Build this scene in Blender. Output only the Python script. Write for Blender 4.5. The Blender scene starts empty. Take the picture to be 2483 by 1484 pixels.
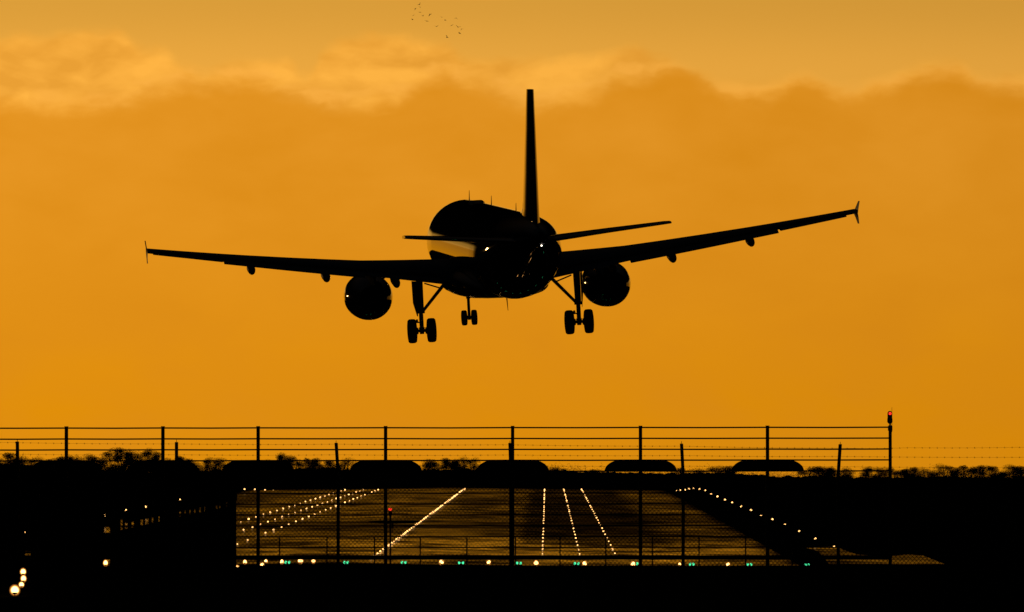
import bpy, math, random
from mathutils import Vector, Matrix, noise as mnoise

S = bpy.context.scene
COL = S.collection
rnd = random.Random(7)
R = math.radians

# ------------------------------------------------------------------ camera
H = 5.05                       # eye height above the runway threshold (m)
F = 20692.0                    # focal length of a 300 mm lens in photo pixels (2483 wide)
CX, CY, HOR = 1241.5, 742.0, 1130.0
PITCH = math.atan((HOR - CY) / F)
cam_d = bpy.data.cameras.new('camera')
cam_d.lens = 300.0
cam_d.sensor_width = 36.0
cam_d.sensor_fit = 'HORIZONTAL'
cam_d.clip_start = 1.0
cam_d.clip_end = 30000.0
cam = bpy.data.objects.new('camera', cam_d)
COL.objects.link(cam)
cam.location = (0, 0, H)
cam.rotation_euler = (math.pi / 2 + PITCH, 0, 0)
S.camera = cam

# ------------------------------------------------------------------ exposure
S.view_settings.view_transform = 'Standard'
S.view_settings.look = 'None'
S.view_settings.exposure = 0.0
S.view_settings.gamma = 1.0

def lin(r, g, b):
    f = lambda c: (c / 255 / 12.92) if c / 255 <= 0.04045 else ((c / 255 + 0.055) / 1.055) ** 2.4
    return (f(r), f(g), f(b), 1.0)

# ------------------------------------------------------------------ world: dusk sky
GLOW_AZ, GLOW_EL = -8.0, 1.5   # where the sun went down, degrees right of +Y / above horizon
W = bpy.data.worlds.new('World')
S.world = W
W.use_nodes = True
nt = W.node_tree
nt.nodes.clear()
N, L = nt.nodes, nt.links

def wmath(op, a, b=None, c=None, clamp=False):
    n = N.new('ShaderNodeMath')
    n.operation = op
    n.use_clamp = clamp
    for i, v in enumerate((a, b, c)):
        if v is None:
            continue
        if isinstance(v, (int, float)):
            n.inputs[i].default_value = v
        else:
            L.new(v, n.inputs[i])
    return n.outputs[0]

def wsmooth(v, lo, hi, a=0.0, b=1.0):
    n = N.new('ShaderNodeMapRange')
    n.interpolation_type = 'SMOOTHSTEP'
    L.new(v, n.inputs['Value'])
    for k, x in (('From Min', lo), ('From Max', hi), ('To Min', a), ('To Max', b)):
        if isinstance(x, (int, float)):
            n.inputs[k].default_value = x
        else:
            L.new(x, n.inputs[k])
    return n.outputs['Result']

def wmix(f, a, b):
    n = N.new('ShaderNodeMix')
    n.data_type = 'RGBA'
    n.clamp_factor = True
    if isinstance(f, (int, float)):
        n.inputs[0].default_value = f
    else:
        L.new(f, n.inputs[0])
    for i, v in ((6, a), (7, b)):
        if isinstance(v, tuple):
            n.inputs[i].default_value = v
        else:
            L.new(v, n.inputs[i])
    return n.outputs[2]

tc = N.new('ShaderNodeTexCoord')
sx = N.new('ShaderNodeSeparateXYZ')
L.new(tc.outputs['Generated'], sx.inputs[0])
DEG = 180 / math.pi
az = wmath('MULTIPLY', wmath('ARCTAN2', sx.outputs[0], sx.outputs[1]), DEG)
el = wmath('MULTIPLY', wmath('ARCSINE', sx.outputs[2]), DEG)

def az_of(x): return math.degrees(math.atan((x - CX) / F))
def el_of(y): return (HOR - y) / F * DEG

cv = N.new('ShaderNodeCombineXYZ')
L.new(az, cv.inputs[0]); L.new(wmath('MULTIPLY', el, 1.9), cv.inputs[1])
def wnoise(scale, detail=5, rough=0.55, dist=0.0, off=(0, 0, 0)):
    m = N.new('ShaderNodeMapping')
    L.new(cv.outputs[0], m.inputs[0])
    m.inputs['Location'].default_value = off
    n = N.new('ShaderNodeTexNoise')
    n.inputs['Scale'].default_value = scale
    n.inputs['Detail'].default_value = detail
    n.inputs['Roughness'].default_value = rough
    n.inputs['Distortion'].default_value = dist
    L.new(m.outputs[0], n.inputs['Vector'])
    return wmath('SUBTRACT', n.outputs[0], 0.5)

def wcurve(pts):
    """elevation (deg) as a function of azimuth, from skyline points of the cloud bank"""
    n = N.new('ShaderNodeFloatCurve')
    c = n.mapping.curves[0]
    P = [((az_of(x) + 4) / 8, (el_of(y) - 2.0) / 1.5) for x, y in pts]
    c.points[0].location = P[0]
    c.points[1].location = P[-1]
    for p in P[1:-1]:
        c.points.new(*p)
    for p in c.points:
        p.handle_type = 'AUTO'
    n.mapping.use_clip = False
    n.mapping.update()
    L.new(wmath('MULTIPLY_ADD', az, 1 / 8, 0.5, clamp=True), n.inputs['Value'])
    return wmath('MULTIPLY_ADD', n.outputs[0], 1.5, 2.0)

T_PTS = [(-200, 120), (0, 98), (60, 84), (105, 92), (150, 80), (280, 74), (320, 96), (350, 118), (385, 118), (430, 150),
         (480, 168), (560, 152), (640, 146), (705, 150), (738, 180), (775, 130), (850, 94), (920, 84), (1000, 94), (1085, 106),
         (1130, 142), (1250, 144), (1400, 136), (1490, 118), (1530, 108), (1585, 128), (1640, 152), (1700, 176), (1745, 196), (1800, 200),
         (1860, 196), (1940, 178), (2000, 198), (2060, 210), (2110, 198), (2200, 166), (2280, 150), (2330, 152), (2375, 184), (2483, 178), (2700, 190)]
S_PTS = [(-200, 240), (0, 246), (200, 252), (290, 240), (380, 214), (500, 196), (620, 196), (700, 222), (850, 248), (950, 236),
         (1000, 208), (1060, 180), (1120, 198), (1200, 216), (1300, 240), (1450, 222), (1510, 188), (1560, 184), (1640, 164), (1720, 192),
         (1765, 224), (1850, 226), (1900, 204), (1950, 188), (2050, 220), (2150, 208), (2220, 178), (2300, 166), (2380, 200), (2483, 214), (2700, 220)]
n_big = wnoise(0.9, 4, 0.5)
n_mid = wnoise(2.6, 4, 0.5, 0.3, (3.1, 1.7, 0))
n_fin = wnoise(7.0, 4, 0.5, 0.4, (9.1, 4.4, 0))
warp = wmath('MULTIPLY_ADD', n_mid, 0.10, wmath('MULTIPLY', n_fin, 0.07))
dT = wmath('SUBTRACT', wmath('ADD', wcurve(T_PTS), warp), el)      # >0 inside the bank
dS = wmath('SUBTRACT', wmath('ADD', wcurve(S_PTS), wmath('MULTIPLY', warp, 1.4)), el)
m_top = wsmooth(dT, -0.05, 0.08)
m_sheet = wsmooth(dS, -0.09, 0.13)
upper = wmix(wsmooth(el, 2.6, 3.15), lin(236, 168, 64), lin(219, 157, 58))
n_pock = wnoise(1.5, 3, 0.5, 0.6, (5.3, 8.8, 0))
n_soft = wnoise(3.6, 3, 0.45, 0.5, (1.3, 2.2, 0))
pock = wmath('MULTIPLY_ADD', n_pock, 3.4, wmath('MULTIPLY_ADD', n_soft, 1.6, wmath('MULTIPLY_ADD', n_fin, 0.5, 0.42)), clamp=True)
cloud = wmix(pock, lin(255, 180, 68), lin(233, 159, 53))
rim = wmath('MULTIPLY', wsmooth(dS, -0.11, -0.03), wsmooth(dS, -0.02, 0.06, 1.0, 0.0))
rim = wmath('MULTIPLY', rim, wsmooth(n_soft, -0.12, 0.12))
cloud = wmix(wmath('MULTIPLY', rim, 0.8), cloud, lin(255, 180, 72))
sheet = wmix(wsmooth(el, 0.1, 2.5), lin(224, 142, 8), lin(231, 151, 38))
sheet = wmix(wmath('MULTIPLY_ADD', n_big, 1.7, wmath('MULTIPLY_ADD', n_pock, 0.7, 0.38), clamp=True), sheet, lin(220, 139, 22))
bank = wmix(m_sheet, cloud, sheet)
sky_c = wmix(m_top, upper, bank)
# the glow dies away to the sides of, above and behind the place where the sun went down
daz = wmath('SUBTRACT', az, GLOW_AZ)
lobe = wmath('EXPONENT', wmath('MULTIPLY', wmath('MULTIPLY', daz, daz), -1 / 900.0))
lobe = wmath('MULTIPLY', lobe, 0.965 / math.exp(-64 / 900.0))
lobe = wmath('MULTIPLY', lobe, wsmooth(el, 3.2, 4.0, 1.0, 0.0))
lobe = wmath('MULTIPLY', lobe, wsmooth(az, -13.2, -9.0))
lobe = wmath('MULTIPLY', lobe, wsmooth(az, 9.0, 24.0, 1.0, 0.0))
sv = N.new('ShaderNodeVectorMath'); sv.operation = 'SCALE'
L.new(sky_c, sv.inputs[0]); L.new(lobe, sv.inputs['Scale'])
skyt = N.new('ShaderNodeTexSky')
skyt.sky_type = 'NISHITA'
skyt.sun_disc = False
skyt.sun_elevation = R(1.0)
skyt.sun_rotation = R(GLOW_AZ)
skyt.dust_density = 3.0
nv = N.new('ShaderNodeVectorMath'); nv.operation = 'SCALE'
L.new(skyt.outputs[0], nv.inputs[0])
L.new(wsmooth(el, 9.0, 28.0, 0.0, 1.0), nv.inputs['Scale'])
bg1 = N.new('ShaderNodeBackground'); L.new(sv.outputs[0], bg1.inputs[0]); bg1.inputs[1].default_value = 1.0
bg2 = N.new('ShaderNodeBackground'); L.new(nv.outputs[0], bg2.inputs[0]); bg2.inputs[1].default_value = 0.004
add = N.new('ShaderNodeAddShader')
L.new(bg1.outputs[0], add.inputs[0]); L.new(bg2.outputs[0], add.inputs[1])
wo = N.new('ShaderNodeOutputWorld')
L.new(add.outputs[0], wo.inputs['Surface'])

# ------------------------------------------------------------------ sun, almost down, behind thin cloud
sd = bpy.data.lights.new('sun', 'SUN')
sd.energy = 0.02
sd.angle = R(1.0)
sd.color = (1.0, 0.55, 0.16)
sun = bpy.data.objects.new('sun', sd)
COL.objects.link(sun)
sdir = Vector((math.sin(R(-21)) * math.cos(R(2.0)), math.cos(R(-21)) * math.cos(R(2.0)), math.sin(R(2.0))))
sun.rotation_euler = sdir.to_track_quat('Z', 'Y').to_euler()

# ------------------------------------------------------------------ materials
def mat(name, col, rough=0.6, metal=0.0, spec=0.5, var=0.25, scale=3.0, coat=0.0):
    m = bpy.data.materials.new(name)
    m.use_nodes = True
    t = m.node_tree
    b = t.nodes['Principled BSDF']
    n = t.nodes.new('ShaderNodeTexNoise')
    n.inputs['Scale'].default_value = scale
    n.inputs['Detail'].default_value = 4
    g = t.nodes.new('ShaderNodeTexCoord')
    t.links.new(g.outputs['Object'], n.inputs['Vector'])
    mx = t.nodes.new('ShaderNodeMix'); mx.data_type = 'RGBA'
    mx.inputs[6].default_value = (*[c * (1 - var) for c in col], 1)
    mx.inputs[7].default_value = (*[min(1, c * (1 + var)) for c in col], 1)
    t.links.new(n.outputs[0], mx.inputs[0])
    t.links.new(mx.outputs[2], b.inputs['Base Color'])
    b.inputs['Roughness'].default_value = rough
    b.inputs['Metallic'].default_value = metal
    b.inputs['Specular IOR Level'].default_value = spec
    b.inputs['Coat Weight'].default_value = coat
    b.inputs['Coat Roughness'].default_value = 0.05
    return m

def glow(name, col, strength):
    m = bpy.data.materials.new(name)
    m.use_nodes = True
    t = m.node_tree
    b = t.nodes['Principled BSDF']
    b.inputs['Base Color'].default_value = (0.05, 0.05, 0.05, 1)
    b.inputs['Emission Color'].default_value = (*col, 1)
    b.inputs['Emission Strength'].default_value = strength
    m.cycles.emission_sampling = 'NONE'
    return m

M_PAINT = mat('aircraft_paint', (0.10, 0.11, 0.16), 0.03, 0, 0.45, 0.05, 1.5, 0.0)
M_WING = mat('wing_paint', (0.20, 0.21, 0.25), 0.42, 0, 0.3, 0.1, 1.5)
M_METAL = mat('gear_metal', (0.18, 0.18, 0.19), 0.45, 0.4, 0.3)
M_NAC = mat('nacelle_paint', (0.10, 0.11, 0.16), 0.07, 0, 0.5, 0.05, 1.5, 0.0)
M_NOZ = mat('hot_metal', (0.10, 0.09, 0.08), 0.5, 0.6)
M_TYRE = mat('tyre_rubber', (0.02, 0.02, 0.02), 0.9, 0, 0.1)
M_STEEL = mat('galvanised_steel', (0.12, 0.12, 0.12), 0.75, 0.2, 0.1)
M_DARK = mat('dark_paint', (0.03, 0.03, 0.03), 0.85, 0, 0.05)
M_BARK = mat('bark', (0.06, 0.045, 0.03), 0.95, 0, 0.0, 0.4, 1.0)
M_TWIG = mat('twigs', (0.05, 0.035, 0.022), 0.95, 0, 0.0, 0.4, 1.0)
M_FEATHER = mat('feathers', (0.03, 0.025, 0.02), 0.8, 0, 0.1)
M_LAMP = glow('lamp_white', (1.0, 0.48, 0.14), 6.0)
M_HALO = glow('lamp_halo', (1.0, 0.40, 0.07), 0.9)  # dim orange glow for the imitated halo, no lamp part
M_HALO_OUTER = glow('lamp_halo_outer', (1.0, 0.30, 0.03), 0.16)  # fainter outer ring of the same imitated halo
M_LAMPS = glow('lamp_white_far', (1.0, 0.50, 0.15), 3.4)
M_GREEN = glow('lamp_green', (0.08, 1.0, 0.42), 1.15)
M_RED = glow('lamp_red', (1.0, 0.03, 0.015), 1.7)
M_TAIL = glow('tail_lamp', (1.0, 0.85, 0.65), 5.0)

# ------------------------------------------------------------------ mesh builder
class MB:
    def __init__(s):
        s.v, s.f, s.m, s.mats = [], [], [], []
    def mi(s, m):
        if m not in s.mats:
            s.mats.append(m)
        return s.mats.index(m)
    def face(s, pts, m=0):
        i = len(s.v)
        s.v += [tuple(p) for p in pts]
        s.f.append(tuple(range(i, i + len(pts)))); s.m.append(m)
    def loft(s, rings, m=0, cap0=True, cap1=True, closed=True):
        base = len(s.v); n = len(rings[0])
        for r in rings:
            s.v += [tuple(p) for p in r]
        for i in range(len(rings) - 1):
            for j in range(n if closed else n - 1):
                a = base + i * n + j; b = base + i * n + (j + 1) % n
                s.f.append((a, b, b + n, a + n)); s.m.append(m)
        if cap0:
            s.f.append(tuple(base + j for j in reversed(range(n)))); s.m.append(m)
        if cap1:
            k = base + (len(rings) - 1) * n
            s.f.append(tuple(k + j for j in range(n))); s.m.append(m)
    def tube(s, p0, p1, r0, r1=None, n=8, m=0):
        r1 = r0 if r1 is None else r1
        p0, p1 = Vector(p0), Vector(p1)
        d = (p1 - p0).normalized()
        a = d.orthogonal().normalized(); b = d.cross(a)
        ring = lambda p, r: [p + (a * math.cos(t) + b * math.sin(t)) * r for t in [2 * math.pi * k / n for k in range(n)]]
        s.loft([ring(p0, r0), ring(p1, r1)], m)
    def path(s, pts, r, n=6, m=0):
        for a, b in zip(pts, pts[1:]):
            s.tube(a, b, r, r, n, m)
    def box(s, lo, hi, m=0):
        x0, y0, z0 = lo; x1, y1, z1 = hi
        s.loft([[(x0, y0, z0), (x1, y0, z0), (x1, y1, z0), (x0, y1, z0)],
                [(x0, y0, z1), (x1, y0, z1), (x1, y1, z1), (x0, y1, z1)]], m)
    def lathe(s, prof, c, axis='X', n=24, m=0, cap=True):
        c = Vector(c)
        rings = []
        for a, r in prof:
            ring = []
            for k in range(n):
                t = 2 * math.pi * k / n
                u, w = math.cos(t) * r, math.sin(t) * r
                ring.append(c + (Vector((a, u, w)) if axis == 'X' else Vector((u, a, w)) if axis == 'Y' else Vector((u, w, a))))
            rings.append(ring)
        s.loft(rings, m, cap, cap)
    def build(s, name, m=None, parent=None, smooth=True, loc=None):
        me = bpy.data.meshes.new(name)
        me.from_pydata([tuple(p) for p in s.v], [], s.f)
        mats = s.mats or [m]
        for x in mats:
            me.materials.append(x)
        if s.mats:
            me.polygons.foreach_set('material_index', s.m)
        import bmesh
        bm = bmesh.new(); bm.from_mesh(me)
        if len(bm.verts) < 30000:
            bmesh.ops.recalc_face_normals(bm, faces=bm.faces)
        bm.to_mesh(me); bm.free()
        if smooth:
            for p in me.polygons:
                p.use_smooth = True
            try:
                me.set_sharp_from_angle(angle=R(38))
            except Exception:
                pass
        o = bpy.data.objects.new(name, me)
        COL.objects.link(o)
        if parent:
            o.parent = parent
        if loc:
            o.location = loc
        return o

def tag(o, label=None, cat=None, group=None, kind=None):
    if label: o['label'] = label
    if cat: o['category'] = cat
    if group: o['group'] = group
    if kind: o['kind'] = kind
    return o

def empty(name, loc=(0, 0, 0)):
    o = bpy.data.objects.new(name, None)
    o.empty_display_size = 0.3
    COL.objects.link(o)
    o.location = loc
    return o

def copy_tree(o):
    c = o.copy(); COL.objects.link(c)
    for ch in list(o.children):
        d = ch.copy(); COL.objects.link(d); d.parent = c
        for g in list(ch.children):
            e = g.copy(); COL.objects.link(e); e.parent = d
    return c

ONES = ['', 'first', 'second', 'third', 'fourth', 'fifth', 'sixth', 'seventh', 'eighth', 'ninth', 'tenth', 'eleventh', 'twelfth',
        'thirteenth', 'fourteenth', 'fifteenth', 'sixteenth', 'seventeenth', 'eighteenth', 'nineteenth']
TENS = {2: ('twenty', 'twentieth'), 3: ('thirty', 'thirtieth'), 4: ('forty', 'fortieth'), 5: ('fifty', 'fiftieth'), 6: ('sixty', 'sixtieth'), 7: ('seventy', 'seventieth')}
def nth(k):
    if k < 20: return ONES[k]
    t, o = divmod(k, 10)
    return TENS[t][1] if o == 0 else TENS[t][0] + '-' + ONES[o]

# ------------------------------------------------------------------ geometry of the place
cp, sp = math.cos(PITCH), math.sin(PITCH)
def at(px, py, Y):
    """world point at distance Y ahead of the camera seen at photo position px, py"""
    a, b = (px - CX) / F, (CY - py) / F
    k = Y / (cp - b * sp)
    return Vector((a * k, Y, H + (sp + b * cp) * k))
def mpp(Y): return Y / F       # metres per photo pixel

RW_X0, RW_SL, RW_HALF = -11.1, 0.003987, 22.5      # runway centre line X = X0 + SL*Y
def rwx(Y): return RW_X0 + RW_SL * Y
PROF = [(-400, 3.33), (100, 3.36), (140, 3.33), (150, 3.30), (158, 2.9), (175, 1.6), (200, 0.45), (235, 0.0), (443, 0.0), (920, 2.385), (950, 2.50), (975, 2.54),
        (1020, 2.38), (1100, 1.95), (1300, 0.6), (1600, -1.8), (1900, -4.0), (2600, -6.0), (9000, -17.0), (20000, -38.0)]
def prof(Y):
    for (a, za), (b, zb) in zip(PROF, PROF[1:]):
        if Y <= b:
            return za + (zb - za) * (Y - a) / (b - a)
    return PROF[-1][1]
def gz(X, Y):
    z = prof(Y)
    if Y > 235:
        u = abs(X - rwx(Y))
        k = min(1, (Y - 235) / 150)
        z -= k * 0.013 * min(u, 26)
        if u > 26 : z -= k * min(0.6, (u - 26) * 0.006)
    else:
        px = CX + F * X / max(Y, 60)
        if Y > 60:   # the bank dips a little towards the left
            t = max(0, min(1, (660 - px) / 260)); z -= 0.10 * t * t * (3 - 2 * t) * (1 if Y < 160 else 0)
            z += 0.02 * mnoise.noise(Vector((X * 0.35, Y * 0.2, 3))) + 0.008 * mnoise.noise(Vector((X * 1.9, Y, 7)))
    return z
def ground_hit(px, py, lo=236, hi=975):
    """where the sight line through px, py meets the runway plane"""
    for _ in range(60):
        m = (lo + hi) / 2
        p = at(px, py, m)
        if p.z > gz(p.x, m): lo = m
        else: hi = m
    p = at(px, py, lo); p.z = gz(p.x, lo)
    return p

# ------------------------------------------------------------------ ground
def ground_mat(name, c1, c2, scale):
    m = mat(name, c1, 1.0, 0, 0.0, 0.4, scale)
    return m
M_GRASS = bpy.data.materials.new('grass'); M_GRASS.use_nodes = True
_t = M_GRASS.node_tree; _t.nodes.clear()
_d = _t.nodes.new('ShaderNodeBsdfDiffuse'); _o = _t.nodes.new('ShaderNodeOutputMaterial')
_n = _t.nodes.new('ShaderNodeTexNoise'); _n.inputs['Scale'].default_value = 0.8; _n.inputs['Detail'].default_value = 6
_g = _t.nodes.new('ShaderNodeTexCoord'); _t.links.new(_g.outputs['Object'], _n.inputs['Vector'])
_r = _t.nodes.new('ShaderNodeValToRGB')
_r.color_ramp.elements[0].color = (0.018, 0.02, 0.008, 1); _r.color_ramp.elements[1].color = (0.05, 0.05, 0.022, 1)
_t.links.new(_n.outputs[0], _r.inputs[0]); _t.links.new(_r.outputs[0], _d.inputs[0]); _t.links.new(_d.outputs[0], _o.inputs[0])

def grid(name, us, ys, zoff, m, hole=None):
    b = MB()
    idx = {}
    for j, Y in enumerate(ys):
        for i, u in enumerate(us):
            X = rwx(Y) + u
            z = gz(X, Y) + zoff
            if hole and Y > 441 and Y < 1290 and -hole < u < hole + 2.1: z -= 0.25
            idx[i, j] = len(b.v); b.v.append((X, Y, z))
    for j in range(len(ys) - 1):
        for i in range(len(us) - 1):
            b.f.append((idx[i, j], idx[i + 1, j], idx[i + 1, j + 1], idx[i, j + 1])); b.m.append(0)
    return b.build(name, m, smooth=True)

ys = [-400, -100, 0, 40, 70] + [80 + 2 * k for k in range(30)] + [140 + 0.75 * k for k in range(28)] + [162 + 3 * k for k in range(25)] + \
     [238, 260, 300, 350, 400, 436, 440, 442.9, 443.1] + [450 + 15 * k for k in range(60)] + [1350, 1450, 1600, 1800, 2000, 2400, 3200, 5000, 9000, 20000]
us = [-6000, -2500, -1000, -500, -250, -150, -90, -60, -40] + [-30 + 0.5 * k for k in range(121)] + [40, 60, 90, 150, 250, 500, 1000, 2500, 6000]
tag(grid('ground', us, ys, 0.0, M_GRASS, hole=22.3), kind='structure')

def wet_mat(name, amount, patches):
    """worn asphalt: dull aggregate with a thin broken water film that mirrors the low sky"""
    m = bpy.data.materials.new(name); m.use_nodes = True
    t = m.node_tree; t.nodes.clear()
    nn, ll = t.nodes, t.links
    out = nn.new('ShaderNodeOutputMaterial')
    dif = nn.new('ShaderNodeBsdfDiffuse'); dif.inputs[0].default_value = (0.035, 0.034, 0.033, 1)
    glo = nn.new('ShaderNodeBsdfGlossy'); glo.inputs['Roughness'].default_value = 0.06; glo.inputs[0].default_value = (0.86, 0.90, 0.97, 1)
    mx = nn.new('ShaderNodeMixShader')
    co = nn.new('ShaderNodeTexCoord')
    def nz(sx_, sy_, det=4, off=0.0):
        mp = nn.new('ShaderNodeMapping'); mp.inputs['Scale'].default_value = (sx_, sy_, 1); mp.inputs['Location'].default_value = (off, off, 0)
        ll.new(co.outputs['Object'], mp.inputs[0])
        q = nn.new('ShaderNodeTexNoise'); q.inputs['Scale'].default_value = 1; q.inputs['Detail'].default_value = det; q.inputs['Roughness'].default_value = 0.62
        ll.new(mp.outputs[0], q.inputs['Vector']); return q.outputs[0]
    def ma(op, a, b, c=None, cl=False):
        q = nn.new('ShaderNodeMath'); q.operation = op; q.use_clamp = cl
        for i, v in enumerate((a, b, c)):
            if v is None: continue
            if isinstance(v, (int, float)): q.inputs[i].default_value = v
            else: ll.new(v, q.inputs[i])
        return q.outputs[0]
    def sm(v, lo, hi, a=0, b=1):
        q = nn.new('ShaderNodeMapRange'); q.interpolation_type = 'SMOOTHSTEP'
        ll.new(v, q.inputs['Value'])
        for k, x in (('From Min', lo), ('From Max', hi), ('To Min', a), ('To Max', b)): q.inputs[k].default_value = x
        return q.outputs[0]
    broad = sm(nz(0.05, 0.013, 3, 4.0), 0.40, 0.62, 0.25, 1.0)
    streak = sm(nz(0.26, 0.13, 6, 11.0), 0.36, 0.66, 0.05, 1.0)
    fine = sm(nz(2.1, 0.45, 3, 2.0), 0.3, 0.7, 0.45, 1.15)
    w = ma('MULTIPLY', ma('MULTIPLY', broad, streak), fine)
    if patches:
        s3 = nn.new('ShaderNodeSeparateXYZ'); ll.new(co.outputs['Object'], s3.inputs[0])
        # across-runway coordinate
        u = ma('SUBTRACT', s3.outputs[0], ma('MULTIPLY_ADD', s3.outputs[1], RW_SL, RW_X0))
        wob = ma('MULTIPLY', ma('SUBTRACT', nz(0.0, 0.02, 3, 6.0), 0.5), 3.0)
        uu = ma('ADD', u, wob)
        rub = ma('MULTIPLY', ma('MULTIPLY', sm(uu, 9.0, 9.8), sm(uu, 18.0, 20.5, 1, 0)), sm(s3.outputs[1], 505, 530))
        w = ma('MULTIPLY', w, ma('MULTIPLY_ADD', rub, -0.78, 1.0))
        edge_ = ma('ADD', ma('ABSOLUTE', ma('SUBTRACT', u, 1.05), 0.0), ma('MULTIPLY', ma('SUBTRACT', nz(0.12, 0.06, 4, 1.0), 0.5), 2.6))
        w = ma('MULTIPLY', w, sm(edge_, 22.3, 23.7, 1, 0.1))
        near = sm(s3.outputs[1], 470, 640, 1.7, 0.8)
        w = ma('MULTIPLY', w, near)
    ll.new(ma('MULTIPLY', w, amount, None, True), mx.inputs[0])
    ll.new(dif.outputs[0], mx.inputs[1]); ll.new(glo.outputs[0], mx.inputs[2]); ll.new(mx.outputs[0], out.inputs[0])
    return m
M_RUN = wet_mat('wet_runway', 0.56, True)
M_TAXI = wet_mat('wet_taxiway', 0.5, False)
tag(grid('runway', [-22.5 + 1.57 * k for k in range(31)], [443 + 7 * k for k in range(120)], 0.02, M_RUN), kind='structure')

# ---- taxiway joining from the right, wet
poly = [(1985, 1338), (1945, 1327), (2022, 1326), (2078, 1346), (2150, 1350), (2200, 1346), (2238, 1348), (2290, 1369), (2010, 1369)]
tb = MB()
tb.face([ground_hit(x, y) + Vector((0, 0, 0.03)) for x, y in poly])
tag(tb.build('taxiway', M_TAXI, smooth=False), kind='structure')

# ------------------------------------------------------------------ aircraft
ac = empty('passenger_jet')
yaw, pit, rol = R(5.424), R(3.0), R(-3.339)
Rm = Matrix.Rotation(yaw, 4, 'Z') @ Matrix.Rotation(pit, 4, 'X') @ Matrix.Rotation(rol, 4, 'Y')
ac.matrix_world = Matrix.Translation((-0.74, 409.28, 10.376 + H)) @ Rm
tag(ac, 'twin-engine passenger jet seen from behind, wheels down, about to land over the runway', 'airplane')
def B(x, y, z): return Vector((y, 22.0 - x, z))      # x aft of the nose, y to starboard, z up

def circ(x, zc, w, h, n=48, e=2.0):
    r = []
    for k in range(n):
        t = 2 * math.pi * k / n
        c, s_ = math.cos(t), math.sin(t)
        r.append(B(x, w * math.copysign(abs(c) ** (2 / e), c), zc + h * math.copysign(abs(s_) ** (2 / e), s_)))
    return r
fb = MB()
secs = [(0.0, -0.48, 0.06, 0.06), (0.15, -0.47, 0.30, 0.30), (0.5, -0.42, 0.62, 0.60), (1.0, -0.36, 0.90, 0.88), (1.8, -0.24, 1.25, 1.25), (2.6, -0.13, 1.53, 1.56),
        (3.6, -0.04, 1.77, 1.84), (4.8, 0.0, 1.92, 2.01), (6.0, 0.0, 1.975, 2.07)]
secs += [(6 + 2.5 * k, 0, 1.975, 2.07) for k in range(1, 11)]
for x, top, bot, w in [(32.5, 2.07, -1.98, 1.96), (34, 2.07, -1.78, 1.90), (35.5, 2.06, -1.46, 1.80), (37, 2.04, -1.08, 1.64), (38.5, 2.00, -0.66, 1.44),
                       (40, 1.95, -0.25, 1.20), (41.5, 1.86, 0.14, 0.93), (42.8, 1.75, 0.46, 0.66), (43.8, 1.60, 0.68, 0.45), (44.3, 1.50, 0.80, 0.33), (44.51, 1.42, 0.88, 0.25)]:
    secs.append((x, (top + bot) / 2, w, (top - bot) / 2))
fb.loft([circ(*s_) for s_ in secs])
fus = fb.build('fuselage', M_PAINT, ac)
ab = MB()
ab.lathe([(0, 0.23), (-0.12, 0.22), (-0.14, 0.19), (0.05, 0.17)], B(44.52, 0, 1.15), 'Y', 20)
ab.build('exhaust_pipe', M_NOZ, fus)
lb = MB()
lb.lathe([(-0.04, 0.015), (-0.025, 0.032), (0.0, 0.036), (0.03, 0.025), (0.04, 0.01)], B(44.50, 0.0, 0.80), 'Y', 10)
lb.build('tail_light', M_TAIL, fus)
# belly fairing
bb = MB()
bs = []
for x, w, top, bot in [(13.2, 1.0, -1.2, -1.95), (14.5, 1.75, -0.95, -2.10), (16, 2.2, -0.75, -2.22), (18, 2.4, -0.7, -2.28), (21, 2.42, -0.7, -2.30), (23.5, 2.35, -0.75, -2.27), (25.5, 2.05, -0.95, -2.20), (27.5, 1.6, -1.2, -2.12), (29.2, 1.0, -1.5, -2.04)]:
    bs.append(circ(x, (top + bot) / 2, w, (top - bot) / 2, 40, 2.7))
bb.loft(bs)
bb.build('belly_fairing', M_PAINT, ac)

FOIL = [(1.0, 0.004), (0.9, 0.026), (0.75, 0.055), (0.55, 0.078), (0.35, 0.086), (0.18, 0.074), (0.08, 0.052), (0.025, 0.03), (0.0, 0.0),
        (0.025, -0.022), (0.08, -0.034), (0.18, -0.042), (0.35, -0.042), (0.55, -0.03), (0.75, -0.014), (0.9, -0.006)]
def foil_ring(xle, y, z, chord, inc, tk=1.0, cut=1.0, sym=False, vertical=False):
    ci, si = math.cos(inc), math.sin(inc)
    r = []
    for a, t in FOIL:
        if sym: t = math.copysign(0.5 * (abs(t) + 0.045 * (1 if a > 0 and a < 1 else 0)), t) if a not in (0.0, 1.0) else t * 0.5
        a = min(a, cut)
        q = (a - 0.3) * chord; h = t * tk * chord
        dx = q * ci + h * si; dz = -q * si + h * ci
        if vertical: r.append(B(xle + a * chord, h, z))
        else: r.append(B(xle + 0.3 * chord + dx, y, z + dz))
    return r
def wing_at(y):
    y = abs(y)
    xle = 15.80 + (y - 1.975) * 0.60
    if y < 6.4: xte = 22.55 - (y - 1.975) * 0.03
    else: xte = 22.42 + (y - 6.4) * 0.385
    z = -1.18 + (y - 1.975) * 0.110 + 0.0020 * (y - 1.975) ** 2
    inc = R(3.3 - 3.6 * (y - 1.975) / 15)
    return xle, xte - xle, z, inc
def wing_pt(y, a, dz=0.0):
    xle, c, z, inc = wing_at(y)
    q = (a - 0.3) * c
    return xle + 0.3 * c + q * math.cos(inc), z - q * math.sin(inc) + dz
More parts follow.
